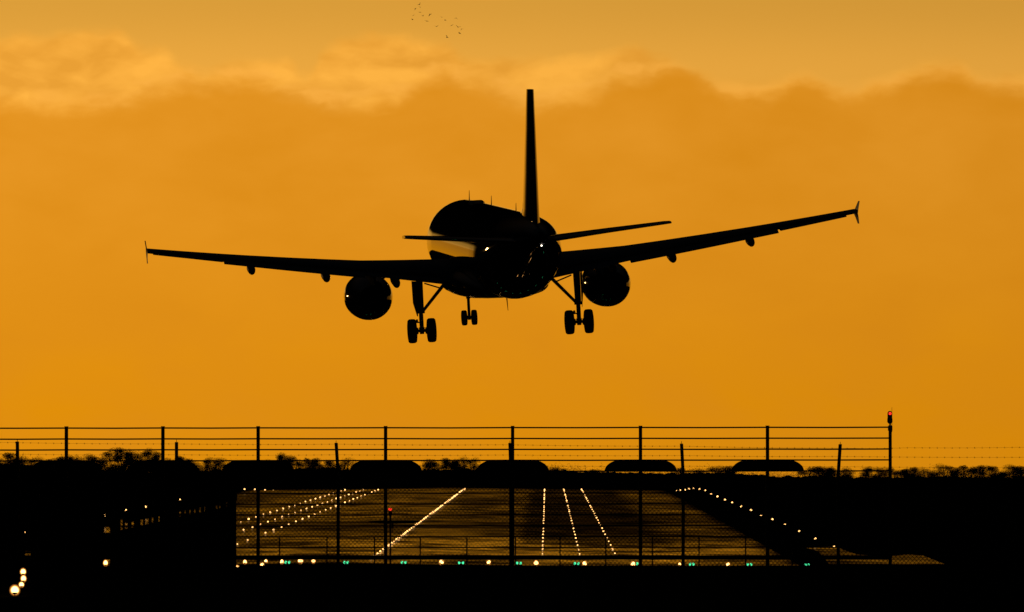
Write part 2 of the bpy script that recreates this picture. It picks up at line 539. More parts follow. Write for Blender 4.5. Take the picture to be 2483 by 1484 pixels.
def make_wing(s):
    wb = MB()
    rings = []
    for y in [0.8, 1.975, 3, 4.2, 5.3, 6.4, 8, 10, 12, 13.3, 13.32, 15, 16.45, 16.47, 16.93]:
        xle, c, z, inc = wing_at(y)
        cut = 0.80 if y <= 13.3 else (0.76 if y < 16.46 else 1.0)
        rings.append(foil_ring(xle, s * y, z + 0.03, c, inc, 1.3 - 0.012 * y, cut))
    wb.loft(rings)
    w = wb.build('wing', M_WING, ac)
    # slats drooped at the nose of the wing
    sb = MB()
    for y0, y1 in ((2.2, 16.6),):
        rs = []
        for k in range(13):
            y = y0 + (y1 - y0) * k / 12
            xle, c, z, inc = wing_at(y)
            x0, z0 = wing_pt(y, 0.0)
            rs.append([B(x0 + dx * c, s * y, z0 + dz * c) for dx, dz in ((-0.07, -0.055), (-0.05, -0.02), (0.02, 0.035), (0.10, 0.066), (0.02, 0.015), (-0.03, -0.06))])
        sb.loft(rs)
    sb.build('slat', M_WING, w)
    # flaps at the landing setting
    for y0, y1, dc, dfl, drop in ((2.15, 6.395, 0.16, 14, 0.0), (6.405, 13.28, 0.23, 17, 0.0)):
        fl = MB(); rs = []
        for k in range(6):
            y = y0 + (y1 - y0) * k / 5
            xle, c, z, inc = wing_at(y)
            fc = max(0.6, c * dc)
            x0, z0 = wing_pt(y, 0.775, -drop)
            rs.append(foil_ring(x0, s * y, z0 - 0.3 * fc * math.sin(R(dfl)), fc, R(dfl), 1.15))
        fl.loft(rs); fl.build('flap', M_WING, w)
    al = MB(); rs = []
    for k in range(4):
        y = 13.36 + (16.42 - 13.36) * k / 3
        xle, c, z, inc = wing_at(y)
        x0, z0 = wing_pt(y, 0.765, 0.01)
        rs.append(foil_ring(x0, s * y, z0 - 0.02, c * 0.27, inc + R(9), 0.85))
    al.loft(rs); al.build('aileron', M_WING, w)
    # flap track fairings, tilted down with the flaps
    for y, wd, dp in ((4.92, 0.21, 0.26), (8.33, 0.21, 0.26), (11.97, 0.195, 0.24)):
        fr = MB(); rs = []
        xle, c, z, inc = wing_at(y)
        fc = c * (0.19 if y < 6.4 else 0.25)
        xa, za = wing_pt(y, 0.45, -0.20)
        xe, ze = wing_pt(y, 0.775)
        xe += fc * 0.94 + 0.45; ze -= fc * 0.30 + 0.20
        for k in range(13):
            t = k / 12
            rad = [0.05, 0.4, 0.65, 0.82, 0.93, 1, 1, 1, 0.97, 0.92, 0.84, 0.66, 0.25][k]
            xx = xa + (xe - xa) * (1 - (1 - t) ** 1.25)
            zz = za + (ze - za) * t ** 1.5
            rs.append([B(xx, s * y + wd * rad * math.cos(a), zz + dp * rad * math.sin(a)) for a in [2 * math.pi * q / 14 for q in range(14)]])
        fr.loft(rs); fr.build('flap_track_fairing', M_WING, w)
    # wingtip fence
    tf = MB()
    xle, c, z, inc = wing_at(16.93)
    def blade(x0, x1, zz, off): return [B(x0, s * (16.95 + off), zz), B((x0 + x1) / 2, s * (16.975 + off), zz), B(x1, s * (16.95 + off), zz), B((x0 + x1) / 2, s * (16.925 + off), zz)]
    tf.loft([blade(xle + 1.15, xle + 1.75, z - 0.50, 0.03), blade(xle + 0.55, xle + 1.7, z - 0.22, 0.02), blade(xle - 0.05, xle + 1.65, z, 0.0),
             blade(xle + 0.6, xle + 1.75, z + 0.24, 0.03), blade(xle + 1.3, xle + 1.85, z + 0.58, 0.09)])
    tf.build('wingtip_fence', M_WING, w)
    return w
for s in (-1, 1):
    make_wing(s)

def make_engine(s):
    eb = MB()
    c = B(16.5, s * 5.82, -2.12)
    # outer cowl, mouth to nozzle (Y runs forward)
    prof_ = [(2.2, 0.90), (2.32, 0.98), (2.28, 1.04), (2.0, 1.10), (1.4, 1.145), (0.6, 1.15), (-0.3, 1.12), (-1.2, 1.00), (-2.0, 0.82), (-2.6, 0.66), (-2.62, 0.62), (-1.8, 0.66), (-0.4, 0.70)]
    eb.lathe(prof_, c, 'Y', 40, 0, False)
    eb.lathe([(0.9, 0.92), (0.85, 0.92)], c, 'Y', 30)
    eb.lathe([(2.2, 0.90), (0.9, 0.92)], c, 'Y', 30, 0, False)
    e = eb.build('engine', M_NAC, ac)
    nb = MB()
    nb.lathe([(-0.5, 0.70), (-1.2, 0.52), (-2.0, 0.36), (-2.9, 0.16), (-3.1, 0.02)], c, 'Y', 24)
    nb.build('exhaust_cone', M_NOZ, e)
    pb = MB()
    rs = []
    for x, zt, zb, wd in ((14.9, -1.02, -1.35, 0.06), (16.0, -0.72, -1.5, 0.18), (17.6, -0.72, -1.6, 0.2), (19.4, -1.0, -1.5, 0.16), (20.6, -1.15, -1.4, 0.05)):
        yy = s * 5.82
        rs.append([B(x, yy - wd, zb), B(x, yy + wd, zb), B(x, yy + wd, zt), B(x, yy - wd, zt)])
    pb.loft(rs); pb.build('pylon', M_NAC, e, smooth=False)
    sb = MB()   # strake on the inboard shoulder of the cowl
    i = -s
    sb.loft([[c + Vector((i * 0.75, yy, 0.83)), c + Vector((i * 0.79, yy, 0.85)), c + Vector((i * (0.79 + h), yy, 0.85 + h * 0.75)), c + Vector((i * (0.77 + h), yy, 0.85 + h * 0.8))] for yy, h in ((1.2, 0.02), (0.7, 0.24), (-0.1, 0.28))])
    sb.build('strake', M_NAC, e, smooth=False)
for s in (-1, 1):
    make_engine(s)

# tail surfaces
tb = MB()
def fin_ring(z, x0, x1): return foil_ring(x0, 0, z, x1 - x0, 0, 0.80, 1.0, True, True)
tb.loft([fin_ring(1.3, 36.2, 43.0), fin_ring(2.0, 37.0, 43.05), fin_ring(2.35, 37.75, 43.15), fin_ring(4, 38.95, 43.5), fin_ring(6, 40.4, 43.9), fin_ring(7.88, 41.76, 44.23)])
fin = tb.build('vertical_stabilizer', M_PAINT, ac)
db = MB()
db.loft([[B(35.0, -0.02, 2.05), B(35.0, 0.02, 2.05), B(35.02, 0.0, 2.07)], [B(37.9, -0.10, 2.0), B(37.9, 0.10, 2.0), B(37.9, 0.0, 2.62)]])
db.build('dorsal_fin', M_PAINT, fin)
for s in (-1, 1):
    hb = MB()
    rs = []
    for y, x0, x1, z in ((0.4, 37.7, 42.0, 0.86), (1.2, 38.35, 42.05, 0.93), (3.5, 39.85, 42.75, 1.18), (5.9, 41.5, 43.5, 1.43), (6.10, 41.8, 43.5, 1.45)):
        rs.append(foil_ring(x0, s * y, z, x1 - x0, R(-1.5), 0.8, 1.0, True))
    hb.loft(rs); hb.build('horizontal_stabilizer', M_PAINT, ac)

# landing gear
def wheel(b, c, rad, wid, n=32):
    h = wid / 2
    b.lathe([(-h * 0.55, rad * 0.45), (-h * 0.9, rad * 0.52), (-h, rad * 0.72), (-h * 0.92, rad * 0.9), (-h * 0.62, rad * 0.985), (0, rad),
             (h * 0.62, rad * 0.985), (h * 0.92, rad * 0.9), (h, rad * 0.72), (h * 0.9, rad * 0.52), (h * 0.55, rad * 0.45)], c, 'X', n)
def main_gear(s):
    y0 = 3.795; zA = -3.68
    X = 21.98
    g = MB()
    g.tube(B(X - 0.1, s * y0, -1.2), B(X, s * y0, -2.75), 0.17, 0.15, 14)
    g.tube(B(X, s * y0, -2.7), B(X, s * y0, -2.85), 0.19, 0.19, 14)
    g.tube(B(X, s * y0, -2.75), B(X, s * y0, zA), 0.105, 0.105, 12)
    g.tube(B(X, s * y0, zA + 0.16), B(X, s * y0, zA - 0.16), 0.15, 0.10, 12)
    g.tube(B(X, s * y0 - 0.62, zA), B(X, s * y0 + 0.62, zA), 0.075, 0.075, 10)
    for q in (-1, 1):   # brake packs
        g.tube(B(X, s * y0 + q * 0.17, zA), B(X, s * y0 + q * 0.34, zA), 0.15, 0.21, 14)
    m = g.build('main_landing_gear', M_METAL, ac)
    w = MB()
    br = MB()
    br.tube(B(X, s * (y0 - 0.12), -2.72), B(X - 0.2, s * 2.62, -1.55), 0.075, 0.085, 10)
    br.tube(B(X - 0.2, s * 2.62, -1.58), B(X - 0.2, s * 2.35, -1.30), 0.12, 0.12, 10)
    br.tube(B(X - 0.15, s * 2.72, -1.72), B(X - 0.1, s * 3.55, -1.42), 0.035, 0.035, 8)
    br.build('side_brace', M_METAL, m)
    tl = MB()
    tl.path([B(X + 0.12, s * y0, -2.8), B(X + 0.42, s * y0, -3.25), B(X + 0.12, s * y0, zA + 0.1)], 0.05, 8)
    tl.tube(B(X + 0.1, s * y0 - 0.22, -3.3), B(X + 0.1, s * y0 - 0.22, -3.12), 0.06, 0.05, 8)
    tl.tube(B(X + 0.05, s * y0, -3.35), B(X + 0.1, s * y0 - 0.22, -3.22), 0.03, 0.03, 6)
    tl.build('torque_link', M_METAL, m)
    dr = MB()
    th = 0.02
    pts = [(-0.62, 0.31, -1.30), (0.34, 0.13, -1.30), (0.34, 0.13, -2.35), (0.12, 0.16, -2.98), (-0.06, 0.17, -2.98), (-0.55, 0.30, -2.35)]
    dr.loft([[B(X + a, s * (y0 + b_), z) for a, b_, z in pts], [B(X + a, s * (y0 + b_ + th), z) for a, b_, z in pts]])
    dr.build('gear_door', M_PAINT, m, smooth=False)
    for q in (-1, 1):
        w = MB(); wheel(w, B(X, s * y0 + q * 0.465, zA), 0.585, 0.42)
        wo_ = w.build('wheel', M_TYRE, m)
for s in (-1, 1):
    main_gear(s)
g = MB()
X, zA = 5.07, -3.86
g.tube(B(X + 0.12, 0, -1.7), B(X, 0, -2.9), 0.15, 0.11, 12)
g.tube(B(X, 0, -2.85), B(X, 0, zA), 0.075, 0.075, 10)
g.tube(B(X, -0.34, zA), B(X, 0.34, zA), 0.06, 0.06, 8)
g.tube(B(X, 0, zA + 0.1), B(X, 0, zA - 0.11), 0.10, 0.08, 10)
g.path([B(X + 0.1, 0, -2.9), B(X + 0.3, 0, -3.25), B(X + 0.06, 0, zA + 0.1)], 0.045, 8)
g.tube(B(X - 0.05, -0.22, -2.45), B(X - 0.05, 0.22, -2.45), 0.09, 0.09, 10)
g.tube(B(X - 0.9, 0, -1.9), B(X, 0, -2.75), 0.06, 0.06, 8)
ng = g.build('nose_landing_gear', M_METAL, ac)
for q in (-1, 1):
    w = MB(); wheel(w, B(X, q * 0.25, zA), 0.385, 0.28, 26)
    w.build('wheel', M_TYRE, ng)
    d = MB(); pts = [(-0.55, -1.85), (0.45, -1.85), (0.42, -2.32), (-0.4, -2.32)]
    d.loft([[B(X + a, q * (0.36 + 0.0), z) for a, z in pts], [B(X + a, q * 0.39, z) for a, z in pts]])
    d.build('gear_door', M_PAINT, ng, smooth=False)
# aerials on the spine and the belly
for x, h, w_ in ((8.6, 0.52, 0.3), (20.5, 0.50, 0.28), (33.0, 0.42, 0.25)):
    a = MB()
    a.loft([[B(x, -0.03, 2.02), B(x + w_, -0.0, 2.02), B(x, 0.03, 2.02)], [B(x + w_ * 0.9, -0.012, 2.07 + h), B(x + w_ * 1.2, 0, 2.07 + h), B(x + w_ * 0.9, 0.012, 2.07 + h)]])
    a.build('aerial', M_PAINT, ac, smooth=False)
a = MB()
a.loft([[B(26.0, -0.03, -2.2), B(26.3, 0, -2.2), B(26.0, 0.03, -2.2)], [B(26.3, -0.012, -2.78), B(26.42, 0, -2.78), B(26.3, 0.012, -2.78)]])
a.build('aerial', M_PAINT, ac, smooth=False)
a = MB()
a.loft([[B(x, -w_, 2.04), B(x, -w_ * 0.7, 2.04 + h), B(x, w_ * 0.7, 2.04 + h), B(x, w_, 2.04)] for x, w_, h in ((11.2, 0.10, 0.02), (11.6, 0.42, 0.12), (12.6, 0.42, 0.12), (13.2, 0.12, 0.02))])
a.build('radome', M_PAINT, ac)

# ------------------------------------------------------------------ birds
def bird_mesh(up):
    b = MB()
    st = [(-0.17, 0.008, 0.01), (-0.11, 0.03, 0.0), (-0.03, 0.045, 0.0), (0.05, 0.045, 0.005), (0.11, 0.03, 0.015), (0.15, 0.026, 0.025), (0.18, 0.012, 0.022), (0.20, 0.004, 0.02)]
    rings = [[(r * math.cos(2 * math.pi * k / 8), y, z + r * math.sin(2 * math.pi * k / 8)) for k in range(8)] for y, r, z in st]
    b.loft(rings)
    n = 8
    # wings pulled out of the flank faces so that the body stays one surface
    import bmesh
    me = bpy.data.meshes.new('bird')
    me.from_pydata(b.v, [], b.f)
    me.materials.append(M_FEATHER)
    bm = bmesh.new(); bm.from_mesh(me); bm.faces.ensure_lookup_table()
    for side in (0, 1):
        for step, (dx, dz, dy, sc) in enumerate(((0.10, up * 0.09, 0.02, 0.9), (0.12, up * 0.06, -0.03, 0.8), (0.10, up * 0.02, -0.07, 0.35))):
            if step == 0:
                fs = [f for f in bm.faces if -0.03 < f.calc_center_median().y < 0.05 and abs(f.calc_center_median().z) < 0.026 and (f.calc_center_median().x > 0) == (side == 0) and abs(f.calc_center_median().x) > 0.02]
            r = bmesh.ops.extrude_face_region(bm, geom=fs)
            bmesh.ops.delete(bm, geom=fs, context='FACES_ONLY')
            vs = [g_ for g_ in r['geom'] if isinstance(g_, bmesh.types.BMVert)]
            fs = [g_ for g_ in r['geom'] if isinstance(g_, bmesh.types.BMFace)]
            c = sum((v.co for v in vs), Vector()) / len(vs)
            for v in vs:
                o_ = v.co - c
                v.co = c + Vector((o_.x * 0.2, o_.y * (1.35 if step == 0 else sc), o_.z * (0.35 if step == 0 else 0.6))) + Vector(((1 if side == 0 else -1) * dx, dy, dz))
    bmesh.ops.recalc_face_normals(bm, faces=bm.faces)
    bm.to_mesh(me); bm.free()
    return me
BM = [bird_mesh(u) for u in (1.0, 0.2, -0.8)]
BP = [(708, 120, 1.15), (725, 180, .7), (603, 220, .85), (723, 318, .8), (555, 398, .75), (525, 508, .85), (803, 412, .8), (980, 368, 1.1), (903, 548, 1.15), (1160, 685, 1.1),
      (1283, 445, .6), (1377, 515, .85), (1663, 467, .95), (1547, 655, .95), (1710, 703, 1.3), (1800, 750, .75), (1750, 860, 1.15), (1423, 970, 1.2)]
BP = sorted(BP)
for i, (cx, cy, sc) in enumerate(BP):
    px = (980 + cx * 240 / 2483) * 0.96992; py = (cy * 120 / 1242) * 0.96992
    o = bpy.data.objects.new('bird', BM[i % 3]); COL.objects.link(o)
    o.location = at(px, py, 820 + rnd.uniform(-12, 12))
    o.scale = (sc * 0.6,) * 3
    o.rotation_euler = (R(rnd.uniform(-15, 20)), R(rnd.uniform(-35, 35)), R(rnd.uniform(-70, 70)))
    extra = {0: 'leftmost', len(BP) - 1: 'rightmost'}.get(i, nth(i + 1) + ' from the left')
    tag(o, 'small dark bird flying high above the jet, %s of the flock' % extra, 'bird', 'birds flying in a loose flock')

# ------------------------------------------------------------------ tall rail fence with rounded panels
YR = 200.0
kR = mpp(YR)
rf = empty('rail_fence', (0, YR, gz(0, YR)))
tag(rf, 'tall black post and rail fence with rounded panels across the end of the runway', 'fence')
off = -Vector(rf.location)
POSTS = [161, 395, 626, 935, 1243, 1553, 1861]
def ry(x, k): return 1038.2 - 0.0011 * x + 26.42 * k
def W3(px, py, Y=YR): return at(px, py, Y) + off
XL, XR = -330, 2158
rail_posts = [-310, -75] + POSTS
for x in rail_posts:
    b = MB()
    p = W3(x, ry(x, 0) - 3)
    zb = gz(p.x, YR) - 0.3 + off.z
    b.box((p.x - 0.040, p.y - 0.05, zb), (p.x + 0.040, p.y + 0.05, p.z))
    b.box((p.x - 0.046, p.y - 0.056, p.z), (p.x + 0.046, p.y + 0.056, p.z + 0.012))
    b.build('post', M_STEEL, rf, smooth=False)
b = MB()   # round end post with a collar
pe = W3(2158.5, 1031)
zb = gz(pe.x, YR) - 0.3 + off.z
b.tube((pe.x, pe.y, zb), (pe.x, pe.y, pe.z), 0.039, 0.039, 14)
b.tube((pe.x, pe.y, pe.z - 0.13), (pe.x, pe.y, pe.z - 0.02), 0.054, 0.054, 14)
b.build('end_post', M_STEEL, rf)
for k in range(12):
    b = MB()
    pts = []
    for x in [XL] + [q for q in rail_posts if q > XL] + [XR]:
        pts.append(W3(x, ry(x, k), YR - 0.065))
    mids = []
    for a, c in zip(pts, pts[1:]):
        mids += [a, (a + c) / 2 + Vector((0, 0, -0.006 + 0.004 * rnd.random()))]
    mids.append(pts[-1])
    b.path(mids, 0.0175, 6)
    b.build('rail', M_STEEL, rf)
b = MB()
a_, c_ = W3(XL, 1346.5 + 2, YR + 0.075), W3(XR, 1357, YR + 0.075)
b.box((a_.x, a_.y - 0.02, c_.z), (c_.x, a_.y + 0.04, W3(0, 1346.5).z))
b.build('beam', M_STEEL, rf, smooth=False)
for x in POSTS[:]:
    b = MB()
    p0 = W3(x - 87.5, ry(x, 4) + 1.3); p1 = W3(x + 88.5, ry(x, 3) - 1.2)
    rad = (p1.z - p0.z) * 1.0
    rx = rad * 1.5
    out = [(p0.x, p0.z), (p1.x, p0.z)]
    for q in range(13):
        t = math.pi / 2 * q / 12
        out.append((p1.x - rx + rx * math.cos(t), p1.z - rad + rad * math.sin(t)))
    for q in range(13):
        t = math.pi / 2 * q / 12
        out.append((p0.x + rx - rx * math.sin(t), p1.z - rad + rad * math.cos(t)))
    b.loft([[(u, p0.y - 0.105, z) for u, z in out], [(u, p0.y - 0.085, z) for u, z in out]])
    b.build('rounded_panel', M_DARK, rf, smooth=False)
for x in [565, 678, 793, 908, 1019, 1132, 1250, 1358, 1469, 1582, 1695, 1808, 1921]:
    b = MB()
    p = W3(x, 1301, YR + 0.02)
    b.box((p.x - 0.016, p.y - 0.016, gz(p.x, YR) - 0.2 + off.z), (p.x + 0.016, p.y + 0.016, p.z))
    b.build('short_post', M_STEEL, rf, smooth=False)

# red lamp on the end post
sl = empty('signal_lamp', at(2158.5, 1031, YR))
tag(sl, 'red warning lamp in a black housing topping the end post of the rail fence', 'lamp')
so = -Vector(sl.location)
b = MB()
hc = at(2157.8, 1027.4, YR) + so
top = at(2157.8, 996.7, YR).z + so.z
b.tube((0, 0, 0), (hc.x, 0, hc.z + 0.02), 0.02, 0.024, 10)
b.lathe([(0, 0.028), (0.035, 0.062), (0.10, 0.063), (0.14, 0.056), (0.20, 0.056)], hc, 'Z', 18)
hz = top - hc.z
# hood: open at the front where the lens sits
arc = []
for k in range(17):
    t = R(-60) + R(300) * k / 16
    arc.append(t)
rings = []
for zz, rr in ((0.20, 0.056), (0.25, 0.056), (0.275, 0.048), (0.292, 0.03), (0.298, 0.006)):
    rings.append([(hc.x + rr * math.cos(t), hc.y + rr * math.sin(t), hc.z + zz) for t in arc])
b.loft(rings, 0, False, False, False)
b.build('housing', M_DARK, sl)
b = MB()
b.lathe([(0.0, 0.02), (0.008, 0.034), (0.032, 0.037), (0.054, 0.031), (0.064, 0.012)], hc + Vector((0.004, -0.026, 0.208)), 'Z', 14)
b.build('lens', M_RED, sl)
b = MB()
p = at(2162.8, 987.6, YR) + so
b.tube((p.x, 0.02, -0.16), (p.x, 0.02, p.z), 0.0065, 0.004, 6)
b.build('rod', M_STEEL, sl)

# ------------------------------------------------------------------ chain link fence with barbed wire
YC = 156.0
kC = mpp(YC)
cf = empty('chain_link_fence', (0, YC, gz(0, YC)))
tag(cf, 'chain-link security fence with three barbed wire strands on slim leaning posts', 'fence')
off = -Vector(cf.location)
CP = [(-345, 1068, 0), (42, 1070.5, 1), (428, 1072, 0), (815, 1073.8, 5), (1236.5, 1074.0, 2), (1652.5, 1075.6, 4), (2037.5, 1077, -5), (2425 + 120, 1079, 0), (2910, 1080, 0)]
def C3(px, py, Y=YC): return at(px, py, Y) + off
for x, y, ln in CP:
    b = MB()
    t = C3(x, y); m_ = C3(x + ln, 1150); zb = gz(m_.x, YC) - 0.3 + off.z
    w = 0.030
    def ring(p): return [(p[0] - w, p[1] - w, p[2]), (p[0] + w, p[1] - w, p[2]), (p[0] + w, p[1] + w, p[2]), (p[0] - w, p[1] + w, p[2])]
    b.loft([ring((m_.x, m_.y, zb)), ring(m_), ring(t)])
    b.tube(t - Vector((0, 0, 0.01)), t + Vector((0.0, 0, 0.045)), 0.007, 0.004, 5)
    b.build('post', M_STEEL, cf, smooth=False)
strands = [[(-345, 1070), (0, 1072.6), (428, 1076.4), (817, 1077), (1238, 1078.4), (1654, 1081.8), (2036, 1086.6), (2200, 1085.8), (2545, 1083.5), (2910, 1083)],
           [(-345, 1099), (0, 1101), (428, 1102.6), (817, 1102.8), (1238, 1103.2), (1654, 1104.6), (2036, 1106.8), (2545, 1108.6), (2910, 1109)],
           [(-345, 1126), (0, 1127), (817, 1128.5), (1238, 1129), (1654, 1130), (2036, 1131.5), (2545, 1133), (2910, 1134)]]
for st in strands:
    b = MB()
    for (xa, ya), (xb, yb) in zip(st, st[1:]):
        n = max(2, int((xb - xa) / 18))
        for q in range(n):
            t0, t1 = q / n, (q + 1) / n
            sg = lambda t: 1.2 * math.sin(math.pi * t)
            pa = C3(xa + (xb - xa) * t0, ya + (yb - ya) * t0 + sg(t0), YC - 0.04)
            pb = C3(xa + (xb - xa) * t1, ya + (yb - ya) * t1 + sg(t1), YC - 0.04)
            b.tube(pa, pb, 0.0023, 0.0023, 4)
            # four-point barb
            c = pb
            for d in ((0.006, 0.0, 0.017), (-0.008, 0.01, 0.014)):
                d = Vector(d); b.tube(c - d, c + d, 0.0025, 0.0016, 4)
            b.tube(c - Vector((0.011, 0, 0)), c + Vector((0.011, 0, 0)), 0.0028, 0.0028, 5)
    b.build('barbed_wire', M_STEEL, cf, smooth=False)
b = MB()
xl, xr = C3(-345, 1162).x, C3(2910, 1162).x
zt, zb = C3(0, 1162).z, C3(0, 1376).z
hh = zt - zb; pitch_ = 0.076
nw = int((xr - xl) / pitch_)
for i in range(-int(hh / pitch_) - 1, nw):
    x0 = xl + i * pitch_
    for sgn in (1, -1):
        xa, xb = (x0, x0 + hh) if sgn == 1 else (x0 + hh, x0)
        y_ = 0.002 * sgn
        p0, p1 = Vector((xa, YC + off.y + y_ - 0.036, zb)), Vector((xb, YC + off.y + y_ - 0.036, zt))
        b.tube(p0, p1, 0.0052, 0.0052, 3)
for py in (1162, 1268, 1374):
    pa, pb = C3(-345, py, YC - 0.045), C3(2910, py, YC - 0.045)
    b.tube(pa, pb, 0.003, 0.003, 4)
b.build('wire_mesh', M_STEEL, cf, smooth=False)

# ------------------------------------------------------------------ dark palisade fence at the left
pf = empty('palisade_fence', at(300, 1376, 170))
tag(pf, 'dark close-boarded steel screen hiding the left side of the runway', 'fence')
off = -Vector(pf.location)
gaps = [(60, 74), (252.5, 266.5), (292.5, 297), (303, 309), (319, 324.5), (341, 346.5), (352, 360), (368, 371.5), (384, 387), (434.5, 438.5), (447.5, 450), (459, 462), (471, 473.5), (483, 487), (495, 497.5), (523, 527.5), (531, 534.5), (547.5, 551)]
edges = [-420]
for a_, c_ in gaps: edges += [a_, c_]
edges.append(573)
pans = [(edges[i], edges[i + 1]) for i in range(0, len(edges), 2)]
def YP(px): return 163 + (px + 420) / 993 * 16
split = []
for a_, c_ in pans:
    n = max(1, round((c_ - a_) / 30))
    for q in range(n):
        split.append((a_ + (c_ - a_) * q / n, a_ + (c_ - a_) * (q + 1) / n))
for i, (a_, c_) in enumerate(split):
    b = MB()
    Ya, Yc = YP(a_), YP(c_)
    topy = 1183 if c_ < 570 else 1185
    pa0, pc0 = at(a_, topy, Ya), at(c_ + (0.15 if c_ < 573 else 0), topy, Yc)
    za = gz(pa0.x, Ya) - 0.4
    th = Vector((0, 0.03, 0))
    cut = 0.05
    o0 = [Vector((pa0.x, Ya, za)), Vector((pc0.x, Yc, za))]
    d_ = (pc0 - pa0)
    if c_ >= 570:
        o0 += [Vector((pc0.x, Yc, pc0.z - 0.06)), pa0 + d_ * 0.9 + Vector((0, 0, -0.02)), pa0 + d_ * 0.7]
    else:
        o0 += [pc0]
    o0 += [pa0]
    b.loft([[p + off for p in o0], [p + off + th for p in o0]])
    b.build('pale', M_DARK, pf, smooth=False)
for quad in (((292, 1285), (560, 1226), (560, 1385), (292, 1385)), ((297, 1247), (575, 1196), (575, 1212), (297, 1270)), ((245, 1262), (275, 1262), (275, 1278), (245, 1278)),
             ((245, 1292), (275, 1292), (275, 1357), (245, 1357)), ((50, 1298), (80, 1298), (80, 1336), (50, 1336)), ((50, 1352), (80, 1352), (80, 1376), (50, 1376)), ((-420, 1200), (250, 1200), (250, 1225), (-420, 1225))):
    b = MB()
    ps = [at(x, y, YP(x) + 0.06) + off for x, y in quad]
    b.loft([ps, [p + Vector((0, 0.03, 0)) for p in ps]])
    b.build('sheen_cover', M_DARK, pf, smooth=False)  # added behind the slits to block the bright runway sheen
# two rails that tie the pales together
for py in (1200, 1340):
    b = MB()
    p0, p1 = at(-420, py, YP(-420)) + off + Vector((0, 0.055, 0)), at(572, py, YP(572)) + off + Vector((0, 0.055, 0))
    b.tube(p0, p1, 0.02, 0.02, 6)
    b.build('rail', M_DARK, pf)

# ------------------------------------------------------------------ mast with red lamp and cross arm
YM = 250.0
ms = empty('monitor_mast', (at(946.5, 1300, YM).x, YM, gz(at(946.5, 1300, YM).x, YM)))
tag(ms, 'slim dark mast with a long cross arm and a small red lamp at top', 'mast')
off = -Vector(ms.location)
b = MB()
p = at(946.5, 1240, YM) + off
b.tube((0, 0, -0.2), (0, 0, p.z), 0.029, 0.027, 10)
b.box((-0.055, -0.05, at(0, 1248, YM).z + off.z), (0.055, 0.05, at(0, 1239.5, YM).z + off.z))
b.build('pole', M_DARK, ms)
b = MB()
rs = []
for x, r in ((892, 0.012), (900, 0.022), (908, 0.034), (918, 0.045), (940, 0.05), (975, 0.05), (1000, 0.047), (1010, 0.03), (1016, 0.014)):
    p = at(x, 1265.5, YM - 0.08) + off
    rs.append([(p.x, p.y + r * math.cos(t), p.z + r * math.sin(t)) for t in [2 * math.pi * q / 10 for q in range(10)]])
b.loft(rs)
for x in (897, 922, 932, 965, 988):
    p = at(x, 1262, YM - 0.08) + off
    b.tube(p, p + Vector((0, 0, 0.035)), 0.008, 0.006, 5)
b.build('cross_arm', M_DARK, ms)
b = MB()
p = at(952, 1280, YM - 0.08) + off
b.box((p.x - 0.03, p.y - 0.03, p.z - 0.0), (p.x + 0.03, p.y + 0.03, p.z + 0.13))
b.tube((p.x, p.y, p.z), (p.x - 0.01, p.y, p.z - 0.16), 0.01, 0.008, 6)
b.build('junction_box', M_DARK, ms)
b = MB()
p = at(946.0, 1235, YM) + off
b.lathe([(-0.035, 0.035), (-0.015, 0.05), (0.015, 0.05), (0.032, 0.03), (0.04, 0.01)], p, 'Z', 12)
b.build('lens', M_RED, ms)

# ------------------------------------------------------------------ airfield lamps
def lamp_mesh(name, glowmat, stalk):
    b = MB()
    d = b.mi(M_DARK); g_ = b.mi(glowmat); k_ = b.mi(M_HALO)
    if stalk:
        b.lathe([(-stalk - 0.25, 0.5), (-stalk, 0.5), (-stalk + 0.02, 0.18), (-1.1, 0.16)], (0, 0, 0), 'Z', 8, d)
        b.lathe([(-1.1, 0.45), (-0.72, 0.75), (-0.6, 0.75)], (0, 0, 0), 'Z', 10, d)
    else:
        b.lathe([(-1.0, 1.5), (-0.8, 1.4), (-0.7, 1.0)], (0, 0, 0), 'Z', 10, d)
    b.lathe([(-0.75, 0.5), (-0.55, 0.85), (-0.2, 1.0), (0.25, 0.97), (0.65, 0.75), (0.9, 0.42), (1.0, 0.1)], (0, 0, 0), 'Z', 10, g_)
    if stalk > 4:   # added glowing rings that stand in for the orange halo round the bulb
        k2 = b.mi(M_HALO_OUTER)
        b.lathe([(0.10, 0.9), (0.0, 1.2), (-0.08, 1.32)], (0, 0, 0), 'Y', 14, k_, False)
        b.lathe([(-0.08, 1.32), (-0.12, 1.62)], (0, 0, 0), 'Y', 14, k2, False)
    o = b.build(name, None)
    return o
def place_lamp(src, used, p, r, label, cat, group):
    if used[0] == 0:
        o = src
    else:
        o = src.copy(); COL.objects.link(o)
    used[0] += 1
    o.location = p
    j = 0.14 if src.name.startswith('approach') else 0.05
    o.scale = (r * rnd.uniform(1 - j, 1 + j), r, r * rnd.uniform(1 - j * 0.6, 1 + j * 1.2))
    tag(o, label, cat, group)
    return o

